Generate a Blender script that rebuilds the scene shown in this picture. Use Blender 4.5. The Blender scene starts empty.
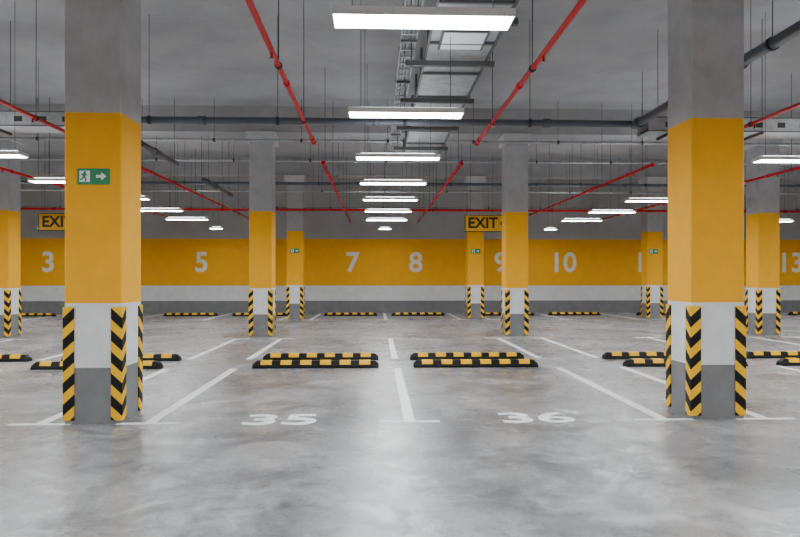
import bpy, bmesh, math, random
from mathutils import Vector, Matrix
random.seed(4)
S=bpy.context.scene
COL=S.collection
CH=1.56; P=6.83; X0=-3.05; MID=0.365
SLAB=6.1; BEAM=5.42; WALLY=29.4

# ---------------- materials ----------------
def mat(name, col, rough=0.5, metal=0.0, var=0.06, scale=3.0, bump=0.0, bscale=60.0, emit=None, estr=0, spec=0.5):
    m=bpy.data.materials.new(name); m.use_nodes=True
    nt=m.node_tree; N=nt.nodes; L=nt.links
    b=N['Principled BSDF']
    b.inputs['Roughness'].default_value=rough; b.inputs['Metallic'].default_value=metal
    b.inputs['Specular IOR Level'].default_value=spec
    tc=N.new('ShaderNodeTexCoord')
    nz=N.new('ShaderNodeTexNoise'); nz.inputs['Scale'].default_value=scale; nz.inputs['Detail'].default_value=10
    nz.inputs['Roughness'].default_value=0.68
    L.new(tc.outputs['Object'],nz.inputs['Vector'])
    r=N.new('ShaderNodeValToRGB'); r.color_ramp.elements[0].position=0.32; r.color_ramp.elements[1].position=0.66
    c=Vector(col)
    r.color_ramp.elements[0].color=(*(c*(1-var)),1); r.color_ramp.elements[1].color=(*[min(1,v) for v in c*(1+var)],1)
    L.new(nz.outputs['Fac'],r.inputs['Fac']); L.new(r.outputs['Color'],b.inputs['Base Color'])
    if bump>0:
        n2=N.new('ShaderNodeTexNoise'); n2.inputs['Scale'].default_value=bscale; n2.inputs['Detail'].default_value=3
        L.new(tc.outputs['Object'],n2.inputs['Vector'])
        bp=N.new('ShaderNodeBump'); bp.inputs['Strength'].default_value=bump; bp.inputs['Distance'].default_value=0.01
        L.new(n2.outputs['Fac'],bp.inputs['Height']); L.new(bp.outputs['Normal'],b.inputs['Normal'])
    if emit:
        b.inputs['Emission Color'].default_value=(*emit,1); b.inputs['Emission Strength'].default_value=estr
    return m
M={}
M['yellow']=mat('yellow_paint',(0.95,0.445,0.006),0.6,var=0.045,scale=3,bump=0.4,bscale=60,spec=0.25)
M['white']=mat('white_paint',(0.72,0.74,0.75),0.55,var=0.08,scale=3,bump=0.45,bscale=60)
M['grey']=mat('grey_paint',(0.19,0.195,0.205),0.5,var=0.12,scale=3,bump=0.4,bscale=60)
M['conc']=mat('column_concrete',(0.45,0.455,0.465),0.8,var=0.14,scale=2.2,bump=0.5,bscale=45)
M['cap']=mat('column_cap_concrete',(0.58,0.585,0.595),0.8,var=0.10,scale=2.2,bump=0.5,bscale=45)
M['wallup']=mat('upper_wall_paint',(0.48,0.49,0.50),0.7,var=0.08,scale=1,bump=0.2,bscale=40)
M['ceil']=mat('ceiling_concrete',(0.34,0.34,0.35),0.85,var=0.14,scale=0.8,bump=0.3,bscale=20)
M['beam']=mat('beam_concrete',(0.34,0.34,0.35),0.85,var=0.14,scale=1.2,bump=0.3,bscale=20)
M['red']=mat('red_pipe_paint',(0.62,0.003,0.012),0.4,var=0.05,spec=0.25)
M['bluegrey']=mat('bluegrey_pipe_paint',(0.09,0.105,0.125),0.4,var=0.08)
M['steel']=mat('dark_steel',(0.04,0.042,0.045),0.5,metal=0.3,var=0.05)
M['galv']=mat('galvanised_steel',(0.38,0.395,0.405),0.45,metal=0.4,var=0.25,scale=5)
M['bracket']=mat('bracket_steel',(0.12,0.125,0.13),0.5,metal=0.4,var=0.1)
M['black']=mat('black_rubber',(0.006,0.006,0.007),0.55,var=0.1,bump=0.2,bscale=120,spec=0.25)
M['yrub']=mat('yellow_reflector',(0.95,0.53,0.006),0.45,var=0.06,scale=20,spec=0.25)
M['lamp']=mat('lamp_diffuser',(0.9,0.9,0.9),0.4,emit=(0.955,0.985,1.0),estr=78)
M['upfill']=mat('added_upward_fill',(0.9,0.9,0.9),0.4,emit=(0.955,0.985,1.0),estr=20)  # added upward glow to lift the ceiling, hidden above the housings
M['lampbody']=mat('lamp_housing',(0.75,0.76,0.77),0.4,var=0.02)
M['green']=mat('green_sign',(0.0,0.24,0.09),0.35,var=0.02)
M['signwhite']=mat('sign_white',(0.85,0.88,0.86),0.4,var=0.01)
M['signyellow']=mat('sign_yellow',(0.93,0.50,0.01),0.4,var=0.02)
M['signblack']=mat('sign_black',(0.01,0.01,0.01),0.4,var=0.02)
M['wallnum']=mat('number_paint',(0.88,0.83,0.68),0.6,var=0.06)

def line_mat():
    m=mat('worn_line_paint',(0.92,0.93,0.94),0.45,var=0.04,scale=9)
    nt=m.node_tree;N=nt.nodes;L=nt.links;b=N['Principled BSDF']
    src=b.inputs['Base Color'].links[0].from_socket
    tc=N.new('ShaderNodeTexCoord'); n=N.new('ShaderNodeTexNoise'); n.inputs['Scale'].default_value=9; n.inputs['Detail'].default_value=12; n.inputs['Roughness'].default_value=0.8
    L.new(tc.outputs['Object'],n.inputs['Vector'])
    r=N.new('ShaderNodeValToRGB'); r.color_ramp.elements[0].position=0.30; r.color_ramp.elements[0].color=(0.5,0.51,0.52,1)
    r.color_ramp.elements[1].position=0.40; r.color_ramp.elements[1].color=(1,1,1,1)
    L.new(n.outputs['Fac'],r.inputs['Fac'])
    mx=N.new('ShaderNodeMix'); mx.data_type='RGBA'; mx.blend_type='MULTIPLY'; mx.inputs['Factor'].default_value=1
    L.new(src,mx.inputs['A']); L.new(r.outputs['Color'],mx.inputs['B']); L.new(mx.outputs['Result'],b.inputs['Base Color'])
    return m
M['line']=line_mat()

def chev():
    m=bpy.data.materials.new('chevron_guard'); m.use_nodes=True
    nt=m.node_tree;N=nt.nodes;L=nt.links;b=N['Principled BSDF']
    uv=N.new('ShaderNodeUVMap'); sp=N.new('ShaderNodeSeparateXYZ'); L.new(uv.outputs[0],sp.inputs[0])
    s=N.new('ShaderNodeMath'); s.operation='SUBTRACT'; L.new(sp.outputs['Y'],s.inputs[0]); L.new(sp.outputs['X'],s.inputs[1])
    d=N.new('ShaderNodeMath'); d.operation='DIVIDE'; L.new(s.outputs[0],d.inputs[0]); d.inputs[1].default_value=0.232
    a=N.new('ShaderNodeMath'); a.operation='ADD'; L.new(d.outputs[0],a.inputs[0]); a.inputs[1].default_value=10.1
    f=N.new('ShaderNodeMath'); f.operation='FRACT'; L.new(a.outputs[0],f.inputs[0])
    g=N.new('ShaderNodeMath'); g.operation='LESS_THAN'; L.new(f.outputs[0],g.inputs[0]); g.inputs[1].default_value=0.48
    mx=N.new('ShaderNodeMix'); mx.data_type='RGBA'; L.new(g.outputs[0],mx.inputs['Factor'])
    mx.inputs['A'].default_value=(0.006,0.006,0.007,1); mx.inputs['B'].default_value=(0.95,0.53,0.006,1)
    L.new(mx.outputs['Result'],b.inputs['Base Color']); b.inputs['Roughness'].default_value=0.5
    b.inputs['Specular IOR Level'].default_value=0.25
    return m
M['chev']=chev()

def floor_mat():
    m=bpy.data.materials.new('polished_concrete_floor'); m.use_nodes=True
    nt=m.node_tree;N=nt.nodes;L=nt.links;b=N['Principled BSDF']
    tc=N.new('ShaderNodeTexCoord')
    def noise(sc,det,ro=0.55,dist=0,off=0):
        n=N.new('ShaderNodeTexNoise'); n.inputs['Scale'].default_value=sc; n.inputs['Detail'].default_value=det
        n.inputs['Roughness'].default_value=ro; n.inputs['Distortion'].default_value=dist
        mp=N.new('ShaderNodeMapping'); mp.inputs['Location'].default_value=(off,off*.7,0)
        L.new(tc.outputs['Object'],mp.inputs['Vector']); L.new(mp.outputs['Vector'],n.inputs['Vector']); return n
    def ramp(src,p0,c0,p1,c1):
        r=N.new('ShaderNodeValToRGB'); e=r.color_ramp.elements
        e[0].position=p0; e[0].color=(*c0,1); e[1].position=p1; e[1].color=(*c1,1)
        L.new(src.outputs['Fac'],r.inputs['Fac']); return r
    def mul(a,bb):
        mx=N.new('ShaderNodeMix'); mx.data_type='RGBA'; mx.blend_type='MULTIPLY'; mx.inputs['Factor'].default_value=1
        L.new(a,mx.inputs['A']); L.new(bb,mx.inputs['B']); return mx.outputs['Result']
    n1=noise(0.7,8,0.66,0.6); n2=noise(2.6,15,0.82,0.5,3.1); n3=noise(35,4,0.6); n4=noise(6,12,0.78,1.2,7.7)
    r1=ramp(n1,0.38,(0.21,0.216,0.226),0.60,(0.44,0.446,0.457))
    r2=ramp(n2,0.40,(0.50,0.508,0.522),0.59,(1.12,1.12,1.12))
    r4=ramp(n4,0.36,(0.64,0.645,0.66),0.50,(1,1,1))
    L.new(mul(mul(r1.outputs['Color'],r2.outputs['Color']),r4.outputs['Color']),b.inputs['Base Color'])
    rr=N.new('ShaderNodeMapRange'); rr.inputs['From Min'].default_value=0.38; rr.inputs['From Max'].default_value=0.62
    rr.inputs['To Min'].default_value=0.38; rr.inputs['To Max'].default_value=0.21
    L.new(n2.outputs['Fac'],rr.inputs['Value']); L.new(rr.outputs['Result'],b.inputs['Roughness'])
    bp=N.new('ShaderNodeBump'); bp.inputs['Strength'].default_value=0.14; bp.inputs['Distance'].default_value=0.01
    L.new(n3.outputs['Fac'],bp.inputs['Height']); L.new(bp.outputs['Normal'],b.inputs['Normal'])
    return m
M['floor']=floor_mat()

# ---------------- mesh builder ----------------
class MB:
    def __init__(s): s.bm=bmesh.new(); s.mats=[]; s.uv=None
    def mi(s,k):
        if k not in s.mats: s.mats.append(k)
        return s.mats.index(k)
    def box(s,x0,x1,y0,y1,z0,z1,k,sides=None):
        i=s.mi(k); v=[s.bm.verts.new(p) for p in [(x0,y0,z0),(x1,y0,z0),(x1,y1,z0),(x0,y1,z0),(x0,y0,z1),(x1,y0,z1),(x1,y1,z1),(x0,y1,z1)]]
        F=[(3,2,1,0),(4,5,6,7),(0,1,5,4),(1,2,6,5),(2,3,7,6),(3,0,4,7)]
        fs=[]
        for q in F:
            f=s.bm.faces.new([v[a] for a in q]); f.material_index=i; fs.append(f)
        return fs
    def poly(s,pts,k):
        f=s.bm.faces.new([s.bm.verts.new(p) for p in pts]); f.material_index=s.mi(k); return f
    def cyl(s,a,b,r,k,n=14,r2=None):
        a=Vector(a);b=Vector(b);d=b-a; r2=r if r2 is None else r2
        q=d.to_track_quat('Z','Y'); i=s.mi(k)
        A=[];B=[]
        for t in range(n):
            an=2*math.pi*t/n; o=Vector((math.cos(an),math.sin(an),0))
            A.append(s.bm.verts.new(a+q@(o*r))); B.append(s.bm.verts.new(b+q@(o*r2)))
        for t in range(n):
            f=s.bm.faces.new([A[t],A[(t+1)%n],B[(t+1)%n],B[t]]); f.material_index=i; f.smooth=n>6
        f=s.bm.faces.new(A[::-1]); f.material_index=i
        f=s.bm.faces.new(B); f.material_index=i
    def obj(s,name,parent=None,loc=(0,0,0)):
        me=bpy.data.meshes.new(name); s.bm.to_mesh(me); s.bm.free()
        for k in s.mats: me.materials.append(M[k])
        o=bpy.data.objects.new(name,me); COL.objects.link(o); o.location=loc
        if parent: o.parent=parent
        return o
def inst(name,me,loc,parent=None):
    o=bpy.data.objects.new(name,me); COL.objects.link(o); o.location=loc
    if parent: o.parent=parent
    return o

# ---------------- room shell ----------------
XL,XR,YB=-26.0,27.0,-9.0
b=MB(); b.box(XL,XR,YB,WALLY,-0.2,0,'floor'); b.obj('floor')
b=MB(); b.box(XL,XR,YB,WALLY,SLAB,SLAB+0.25,'ceil'); b.obj('ceiling')
def bandwall(name,x0,x1,y0,y1):
    b=MB()
    for z0,z1,k in [(0,0.55,'grey'),(0.55,1.22,'white'),(1.22,3.3,'yellow'),(3.3,SLAB,'wallup')]:
        b.box(x0,x1,y0,y1,z0,z1,k)
    return b.obj(name)
bandwall('wall_back',XL,XR,WALLY,WALLY+0.3)
bandwall('wall_left',XL-0.3,XL,YB,WALLY)
bandwall('wall_right',XR,XR+0.3,YB,WALLY)
bandwall('wall_front',XL,XR,YB-0.3,YB)

# beams
ROWS=[7.17,17.57,24.9]
for y in [-3.2]+ROWS:
    b=MB(); b.box(XL,XR,y+0.0,y+0.6,BEAM,SLAB,'beam'); b.obj('ceiling_beam')

# ---------------- columns ----------------
def column_mesh():
    b=MB(); c=0.012
    def ring(z,h):
        pts=[(-h+c,-h),(h-c,-h),(h,-h+c),(h,h-c),(h-c,h),(-h+c,h),(-h,h-c),(-h,-h+c)]
        return [b.bm.verts.new((x,y,z)) for x,y in pts]
    lv=[(0,.3),(0.6,.3),(1.29,.3),(3.33,.3),(5.16,.3),(5.16,.38),(BEAM,.38)]
    ks=['grey','white','yellow','conc','cap','cap']
    R=[ring(z,h) for z,h in lv]
    for i in range(len(R)-1):
        for t in range(8):
            f=b.bm.faces.new([R[i][t],R[i][(t+1)%8],R[i+1][(t+1)%8],R[i+1][t]]); f.material_index=b.mi(ks[i])
    b.bm.faces.new(R[0][::-1]); b.bm.faces.new(R[-1])
    me=bpy.data.meshes.new('column'); b.bm.to_mesh(me); b.bm.free()
    for k in b.mats: me.materials.append(M[k])
    return me
def guard_mesh():
    w=0.105;t=0.014; bm=bmesh.new(); uvl=bm.loops.layers.uv.new('UVMap')
    prof=[(-w,0,w),(-w,-t,w),(t-0.006,-t,0.0),(t,-t+0.006,0.0),(t,w,w),(0,w,w),(0,0,0)]
    z0,z1=0.04,1.25
    A=[bm.verts.new((x,y,z0)) for x,y,u in prof]; B=[bm.verts.new((x,y,z1)) for x,y,u in prof]
    n=len(prof)
    for i in range(n):
        j=(i+1)%n
        f=bm.faces.new([A[i],A[j],B[j],B[i]])
        for l,(u,v) in zip(f.loops,[(prof[i][2],z0),(prof[j][2],z0),(prof[j][2],z1),(prof[i][2],z1)]): l[uvl].uv=(u,v)
    bm.faces.new(A[::-1]); bm.faces.new(B)
    bmesh.ops.recalc_face_normals(bm,faces=bm.faces[:])
    me=bpy.data.meshes.new('guard'); bm.to_mesh(me); bm.free(); me.materials.append(M['chev']); return me
CM=column_mesh(); GM=guard_mesh()
for y in ROWS:
    for k in range(-3,5):
        x=X0+P*k
        if k==0 and y==ROWS[0]: x+=0.025
        if k>=2: x+=0.07
        if not(XL+1<x<XR-1): continue
        o=inst('concrete_column',CM,(x,y+0.3,0))
        for n,(sx,sy,rot) in enumerate([(1,-1,0),(1,1,90),(-1,1,180),(-1,-1,270)]):
            g=inst('corner_guard_%d'%(n+1),GM,(sx*0.3,sy*0.3,0),o); g.rotation_euler=(0,0,math.radians(rot))

# ---------------- floor markings ----------------
z=0.004; w=0.06
for k in range(-3,4):
    m=MID+6.74*k
    b=MB()
    def strip(x0,x1,y0,y1): b.box(x0,x1,y0,y1,0.0005,z,'line')
    for dx in (-2.8,0,2.8):
        x=m+dx
        if not(XL+.5<x<XR-.5): continue
        strip(x-w,x+w,7.20,11.4); strip(x-w,x+w,12.75,17.0)
        strip(x-0.33,x+0.33,7.12,7.20)
        strip(x-0.33,x+0.33,17.0,17.10)
        strip(x-w,x+w,24.7,29.2); strip(x-0.33,x+0.33,24.58,24.7)
    b.obj('parking_line_markings')

def text(name,body,size,loc,rot,mk,ext=0.002,off=0.0,sx=1.0,parent=None):
    cu=bpy.data.curves.new(name,'FONT'); cu.body=body; cu.size=size; cu.extrude=ext; cu.offset=off
    cu.align_x='CENTER'; cu.align_y='CENTER'
    t=bpy.data.objects.new(name,cu); COL.objects.link(t)
    bpy.context.view_layer.update()
    me=bpy.data.meshes.new_from_object(t.evaluated_get(bpy.context.evaluated_depsgraph_get()))
    bpy.data.objects.remove(t)
    o=bpy.data.objects.new(name,me); COL.objects.link(o)
    me.materials.clear(); me.materials.append(M[mk])
    o.location=loc; o.rotation_euler=rot; o.scale=(sx,1,1)
    if parent: o.parent=parent
    return o
for i,k in [(33,-1),(35,0),(37,1)]:
    for j,dx in enumerate((-1.41,1.41)):
        text('painted_bay_number',str(i+j),0.72,(MID+P*k+dx,7.28,0.003),(0,0,0),'line',ext=0.002,off=0.014,sx=1.2)
wn={-2:(3,4),-1:(5,6),0:(7,8),1:(9,10),2:(11,12),3:(13,14),-3:(1,2)}
for k,(a,c) in wn.items():
    for v,dx in ((a,-1.41),(c,1.41)):
        text('painted_wall_number',str(v),1.22,(MID+6.64*k+dx,WALLY-0.003,2.22),(math.radians(90),0,0),'wallnum',off=0.026)

# ---------------- wheel stops ----------------
def stop_mesh():
    b=MB(); Lh=1.09
    prof=[(-0.09,0),(-0.09,0.035),(-0.05,0.125),(0.05,0.125),(0.09,0.035),(0.09,0)]
    xs=[(-Lh,0.55),(-Lh+0.07,1.0),(Lh-0.07,1.0),(Lh,0.55)]
    R=[[b.bm.verts.new((x,y,zz*s)) for y,zz in prof] for x,s in xs]
    i0=b.mi('black')
    for a in range(3):
        for t in range(5):
            f=b.bm.faces.new([R[a][t],R[a][t+1],R[a+1][t+1],R[a+1][t]]); f.material_index=i0
        b.bm.faces.new([R[a][5],R[a][0],R[a+1][0],R[a+1][5]])
    b.bm.faces.new(R[0]); b.bm.faces.new(R[3][::-1])
    e=0.004
    for n in range(6):
        cx=-0.85+n*0.34; h=0.095
        p=[(-0.078-e,0.062),(-0.05-e,0.125+e),(0.05+e,0.125+e),(0.078+e,0.062),(0.07,0.06),(0.045,0.12),(-0.045,0.12),(-0.07,0.06)]
        A=[b.bm.verts.new((cx-h,y,q)) for y,q in p]; B=[b.bm.verts.new((cx+h,y,q)) for y,q in p]
        i=b.mi('yrub')
        for t in range(8):
            f=b.bm.faces.new([A[t],A[(t+1)%8],B[(t+1)%8],B[t]]); f.material_index=i
        for q in ((0,1,6,7),(1,2,5,6),(2,3,4,5)):
            for V in (A,B):
                f=b.bm.faces.new([V[t] for t in q]); f.material_index=i
    for cx in (-0.68,0,0.68):
        b.cyl((cx,0,0.12),(cx,0,0.131),0.018,'steel',8)
    bmesh.ops.recalc_face_normals(b.bm,faces=b.bm.faces[:])
    me=bpy.data.meshes.new('wheel_stop'); b.bm.to_mesh(me); b.bm.free()
    for k in b.mats: me.materials.append(M[k])
    return me
SM=stop_mesh()
for k in range(-3,4):
    for dx in (-1.41,1.38):
        x=MID+6.53*k+dx
        if not(XL+1.3<x<XR-1.3): continue
        for y in (11.53,12.62,27.3): inst('wheel_stop',SM,(x,y,0))

# ---------------- lights ----------------
LZ=CH+2.0
def lamp_mesh(L=1.4,W=0.30,zr=SLAB-LZ):
    b=MB(); h=0.055
    b.box(-L/2,L/2,-W/2,W/2,0.004,h,'lampbody')
    b.box(-L/2+.08,L/2-.08,-W/2+.11,W/2-.11,h,h+0.03,'lampbody')
    m=0.012
    b.poly([(-L/2+m,-W/2+m,0),(-L/2+m,W/2-m,0),(L/2-m,W/2-m,0),(L/2-m,-W/2+m,0)],'lamp')
    # added glow strips on the housing top, unseen from below, brighten the ceiling
    for s in (-1,1):
        y0,y1=sorted((s*(W/2-.10),s*(W/2-.015)))
        b.poly([(-L/2+.06,y0,h+.002),(L/2-.06,y0,h+.002),(L/2-.06,y1,h+.002),(-L/2+.06,y1,h+.002)],'upfill')
    b.box(-L/2,-L/2+m,-W/2,W/2,-0.006,0.004,'lampbody'); b.box(L/2-m,L/2,-W/2,W/2,-0.006,0.004,'lampbody')
    b.box(-L/2+m,L/2-m,-W/2,-W/2+m,-0.006,0.004,'lampbody'); b.box(-L/2+m,L/2-m,W/2-m,W/2,-0.006,0.004,'lampbody')
    for x in (-L/2+.15,L/2-.15): b.cyl((x,0,h+0.03),(x,0,zr),0.004,'steel',6)
    me=bpy.data.meshes.new('lamp'); b.bm.to_mesh(me); b.bm.free()
    for k in b.mats: me.materials.append(M[k])
    return me
LM=lamp_mesh(); LMB=lamp_mesh(zr=BEAM-LZ); LS=lamp_mesh(0.5,0.3)
for k in range(-3,4):
    for j in range(-4,7):
        x=MID+P*k; y=5.14+2.95*j
        onb=any(r-0.01<y<r+.61 for r in [-3.2]+ROWS)
        inst('pendant_linear_lamp',LMB if onb else LM,(x,y,LZ))
    inst('pendant_linear_lamp',LS,(MID+P*k,27.0,LZ))

# ---------------- pipes ----------------
def hang(b,x,y,z,r):
    top=SLAB
    for yy in [-3.2]+ROWS:
        if yy-0.01<=y<=yy+0.61: top=BEAM
    b.cyl((x,y,z+r),(x,y,top),0.0055,'steel',6)
def clampY(b,x,y,z,r): b.cyl((x,y-0.025,z),(x,y+0.025,z),r+0.012,'steel',14)
def pipeY(b,x,y0,y1,z,r,k,step=2.6,coup=3.2):
    b.cyl((x,y0,z),(x,y1,z),r,k)
    y=y0+0.5
    while y<y1:
        clampY(b,x,y,z,r); hang(b,x,y,z,r); y+=step
    y=y0+1.4
    while y<y1-0.2:
        b.cyl((x,y-0.06,z),(x,y+0.06,z),r*1.35,k); y+=coup
def pipeX(b,x0,x1,y,z,r,k,step=2.2,coup=3.0):
    b.cyl((x0,y,z),(x1,y,z),r,k)
    x=x0+0.5
    while x<x1:
        b.cyl((x-0.025,y,z),(x+0.025,y,z),r+0.012,'steel',14); hang(b,x,y,z,r); x+=step
    x=x0+1.4
    while x<x1-0.2:
        b.cyl((x-0.06,y,z),(x+0.06,y,z),r*1.3,k); x+=coup
RZ=CH+2.4
for x in (-1.1,1.79,-5.1,5.85,-8.2,9.2):
    for (y0,y1) in ((-6,11.7),(13.8,28.6)):
        b=MB()
        pipeY(b,x,y0,y1,RZ,0.03,'red')
        y=y0+1.0
        while y<y1:
            b.cyl((x,y,RZ),(x,y,RZ-0.09),0.014,'red',8); b.cyl((x,y,RZ-0.09),(x,y,RZ-0.10),0.03,'galv',10); y+=3.0
        e=y1 if y1<12 else y0
        b.cyl((x,e-.03,RZ),(x,e+.03,RZ),0.045,'red')
        b.obj('fire_sprinkler_pipe')
b=MB(); pipeX(b,-16,17,24.2,RZ+0.09,0.045,'red'); b.obj('fire_sprinkler_pipe')

GZ=CH+2.72
b=MB(); pipeX(b,-4.4,4.5,11.5,GZ,0.06,'bluegrey'); b.obj('water_main_pipe')
b=MB(); pipeY(b,4.6,-6,11.62,GZ,0.07,'bluegrey'); b.obj('water_main_pipe')
b=MB(); pipeY(b,-4.75,13.0,15.9,GZ,0.06,'bluegrey'); b.obj('water_main_pipe')
b=MB(); pipeY(b,-4.75,18.4,21.9,GZ,0.06,'bluegrey'); b.obj('water_main_pipe')
for y,dz,r,k in ((22.0,3.13,.05,'bluegrey'),(23.3,3.05,.035,'galv'),(19.2,3.4,.04,'galv'),(16.9,3.5,.035,'galv'),(27.5,2.9,.05,'galv')):
    b=MB(); pipeX(b,-20,21,y,CH+dz,r,k); b.obj('conduit_pipe')

for x0,x1 in ((-22,-4.45),(4.75,22)):
    b=MB(); y0,y1=11.35,11.85; zz=GZ-0.16
    b.box(x0,x1,y0,y1,zz,zz+0.012,'galv'); b.box(x0,x1,y0,y0+0.012,zz+0.012,zz+0.26,'galv'); b.box(x0,x1,y1-0.012,y1,zz+0.012,zz+0.26,'galv')
    b.box(x0,x1,y0-.006,y0,zz+0.24,zz+0.26,'bracket'); b.box(x0,x1,y0-.006,y0,zz,zz+0.02,'bracket')
    xx=x0+.3
    while xx<x1-.2:
        b.box(xx,xx+.14,y0-.002,y0,zz+.08,zz+.17,'steel'); xx+=.4
    for n in range(4): b.cyl((x0+.02,y0+.08+n*.1,zz+.045),(x1-.02,y0+.08+n*.1,zz+.045),0.03,'steel',8)
    x=x0+0.4 if x0>0 else x1-0.4
    while x0+0.1<x<x1-0.1:
        b.box(x-.02,x+.02,y0-.06,y1+.06,zz-.04,zz,'steel')
        for yy in (y0-.04,y1+.04): b.cyl((x,yy,zz-.05),(x,yy,SLAB),0.006,'steel',6)
        x+=1.6 if x0>0 else -1.6
    b.obj('cable_tray')

# central ventilation duct
b=MB(); dx0,dx1=0.68,1.5; z0,z1=CH+3.0,CH+3.32; ya,yb=-6,16.4
b.box(dx0,dx1,ya,yb,z0,z1,'galv')
y=ya+0.6
while y<yb:
    b.box(dx0-.035,dx1+.035,y-.02,y+.02,z0-.035,z0,'bracket'); b.box(dx0-.035,dx1+.035,y-.02,y+.02,z1,z1+.035,'bracket')
    b.box(dx0-.035,dx0,y-.02,y+.02,z0,z1,'bracket'); b.box(dx1,dx1+.035,y-.02,y+.02,z0,z1,'bracket'); y+=1.25
for xx in (dx0-.03,dx1): b.box(xx,xx+.03,ya,yb,z0-.03,z0+.02,'bracket')
for y in (1.4,3.4,5.4,7.5,9.0,10.9,12.9,14.9):
    top=BEAM if 7.17<=y<=7.78 else SLAB
    b.box(dx0-.28,dx1+.12,y-.035,y+.035,z0-.105,z0-.036,'bracket')
    for x in (dx0-.2,dx1+.06): b.cyl((x,y,z0-.12),(x,y,top),0.006,'steel',6)
for y in (8.25,12.1):
    b.box(dx0+.12,dx1-.12,y-.32,y+.32,z0-.03,z0,'bracket')
    b.box(dx0+.15,dx1-.15,y-.29,y+.29,z0-.034,z0-.03,'lampbody')
b.obj('ventilation_duct')
# cable ladder beside the duct
b=MB()
cx0,cx1,cz=.34,.56,CH+3.25
for xx in (cx0,cx1-.015): b.box(xx,xx+.015,ya,yb,cz,cz+.08,'galv')
y=ya+.1
while y<yb: b.box(cx0+.015,cx1-.015,y,y+.03,cz,cz+.02,'galv'); y+=.3
for n in range(3): b.cyl((cx0+.05+n*.055,ya,cz+.04),(cx0+.05+n*.055,yb,cz+.04),.02,'galv',8)
for y in (1.4,3.4,5.4,9.0,10.9,12.9,14.9): b.cyl((cx0+.11,y,cz),(cx0+.11,y,SLAB),.006,'steel',6); b.box(cx0,cx1,y-.02,y+.02,cz-.03,cz,'bracket')
b.obj('cable_ladder')

# ---------------- signs ----------------
def exit_sign(x,y,z):
    e=bpy.data.objects.new('hanging_exit_sign',None); COL.objects.link(e); e.location=(x,y,z)
    b=MB(); b.box(-.66,.66,0,.05,-.24,.24,'signyellow'); 
    b.box(-.68,.68,-.005,.055,.24,.26,'signblack'); b.box(-.68,.68,-.005,.055,-.26,-.24,'signblack')
    b.box(-.68,-.66,-.005,.055,-.24,.24,'signblack'); b.box(.66,.68,-.005,.055,-.24,.24,'signblack')
    b.box(.43,.55,-.004,0,-.06,.06,'signblack')
    for xx in (-.5,.5): b.cyl((xx,.025,.26),(xx,.025,SLAB-z),0.005,'steel',6)
    b.obj('panel',e)
    text('lettering','EXIT',0.46,(-.12,-.003,0.0),(math.radians(90),0,0),'signblack',off=0.012,sx=0.98,parent=e)
exit_sign(3.42,20.3,CH+1.69); exit_sign(-9.5,20.3,CH+1.69)

def run_sign(x,y,z,s=1.0):
    b=MB(); W=.17*s;H=.085*s;t=.012
    b.box(-W,W,-t,0,-H,H,'green')
    f=-t-.002
    def q(pts,k='signwhite'):
        b.poly([(px*s,f,pz*s) for px,pz in pts],k)
    q([(-.145,-.06),(-.035,-.06),(-.035,.06),(-.145,.06)])
    f=-t-.004
    g='green'
    def limb(a,c,w):
        a=Vector(a);c=Vector(c);d=(c-a).normalized();n=Vector((-d.y,d.x))*w
        q([a-n,c-n,c+n,a+n],g)
    q([(-.088+.013*math.cos(t2*math.pi/5),.042+.013*math.sin(t2*math.pi/5)) for t2 in range(10)],g)
    f=-t-.004
    limb((-.09,.032),(-.098,-.005),.014)
    limb((-.098,-.005),(-.075,-.025),.008); f-=.0003
    limb((-.075,-.025),(-.08,-.055),.008); f-=.0003
    limb((-.1,-.005),(-.115,-.03),.008); f-=.0003
    limb((-.115,-.03),(-.138,-.035),.008); f-=.0003
    limb((-.09,.028),(-.062,.01),.007); f-=.0003
    limb((-.092,.028),(-.125,.015),.007)
    q([(.03,-.016),(.09,-.016),(.09,.016),(.03,.016)]); f-=.0003
    q([(.085,-.045),(.14,0),(.085,.045)])
    b.obj('emergency_exit_sign',loc=(x,y,z))
run_sign(X0+0.035,ROWS[0],CH+1.085)
for k in (0,1,2): run_sign(X0+P*k,ROWS[2],CH+1.02)

# ---------------- world + camera ----------------
w=bpy.data.worlds.new('world'); S.world=w; w.use_nodes=True
w.node_tree.nodes['Background'].inputs[0].default_value=(0.5,0.55,0.6,1); w.node_tree.nodes['Background'].inputs[1].default_value=0.3
cd=bpy.data.cameras.new('camera'); cd.sensor_width=36; cd.lens=29.7; cd.shift_y=9.5/800; cd.clip_end=200
co=bpy.data.objects.new('camera',cd); COL.objects.link(co); co.location=(0,0,CH)
co.rotation_euler=(math.radians(90),0,math.radians(-2.08))
S.camera=co
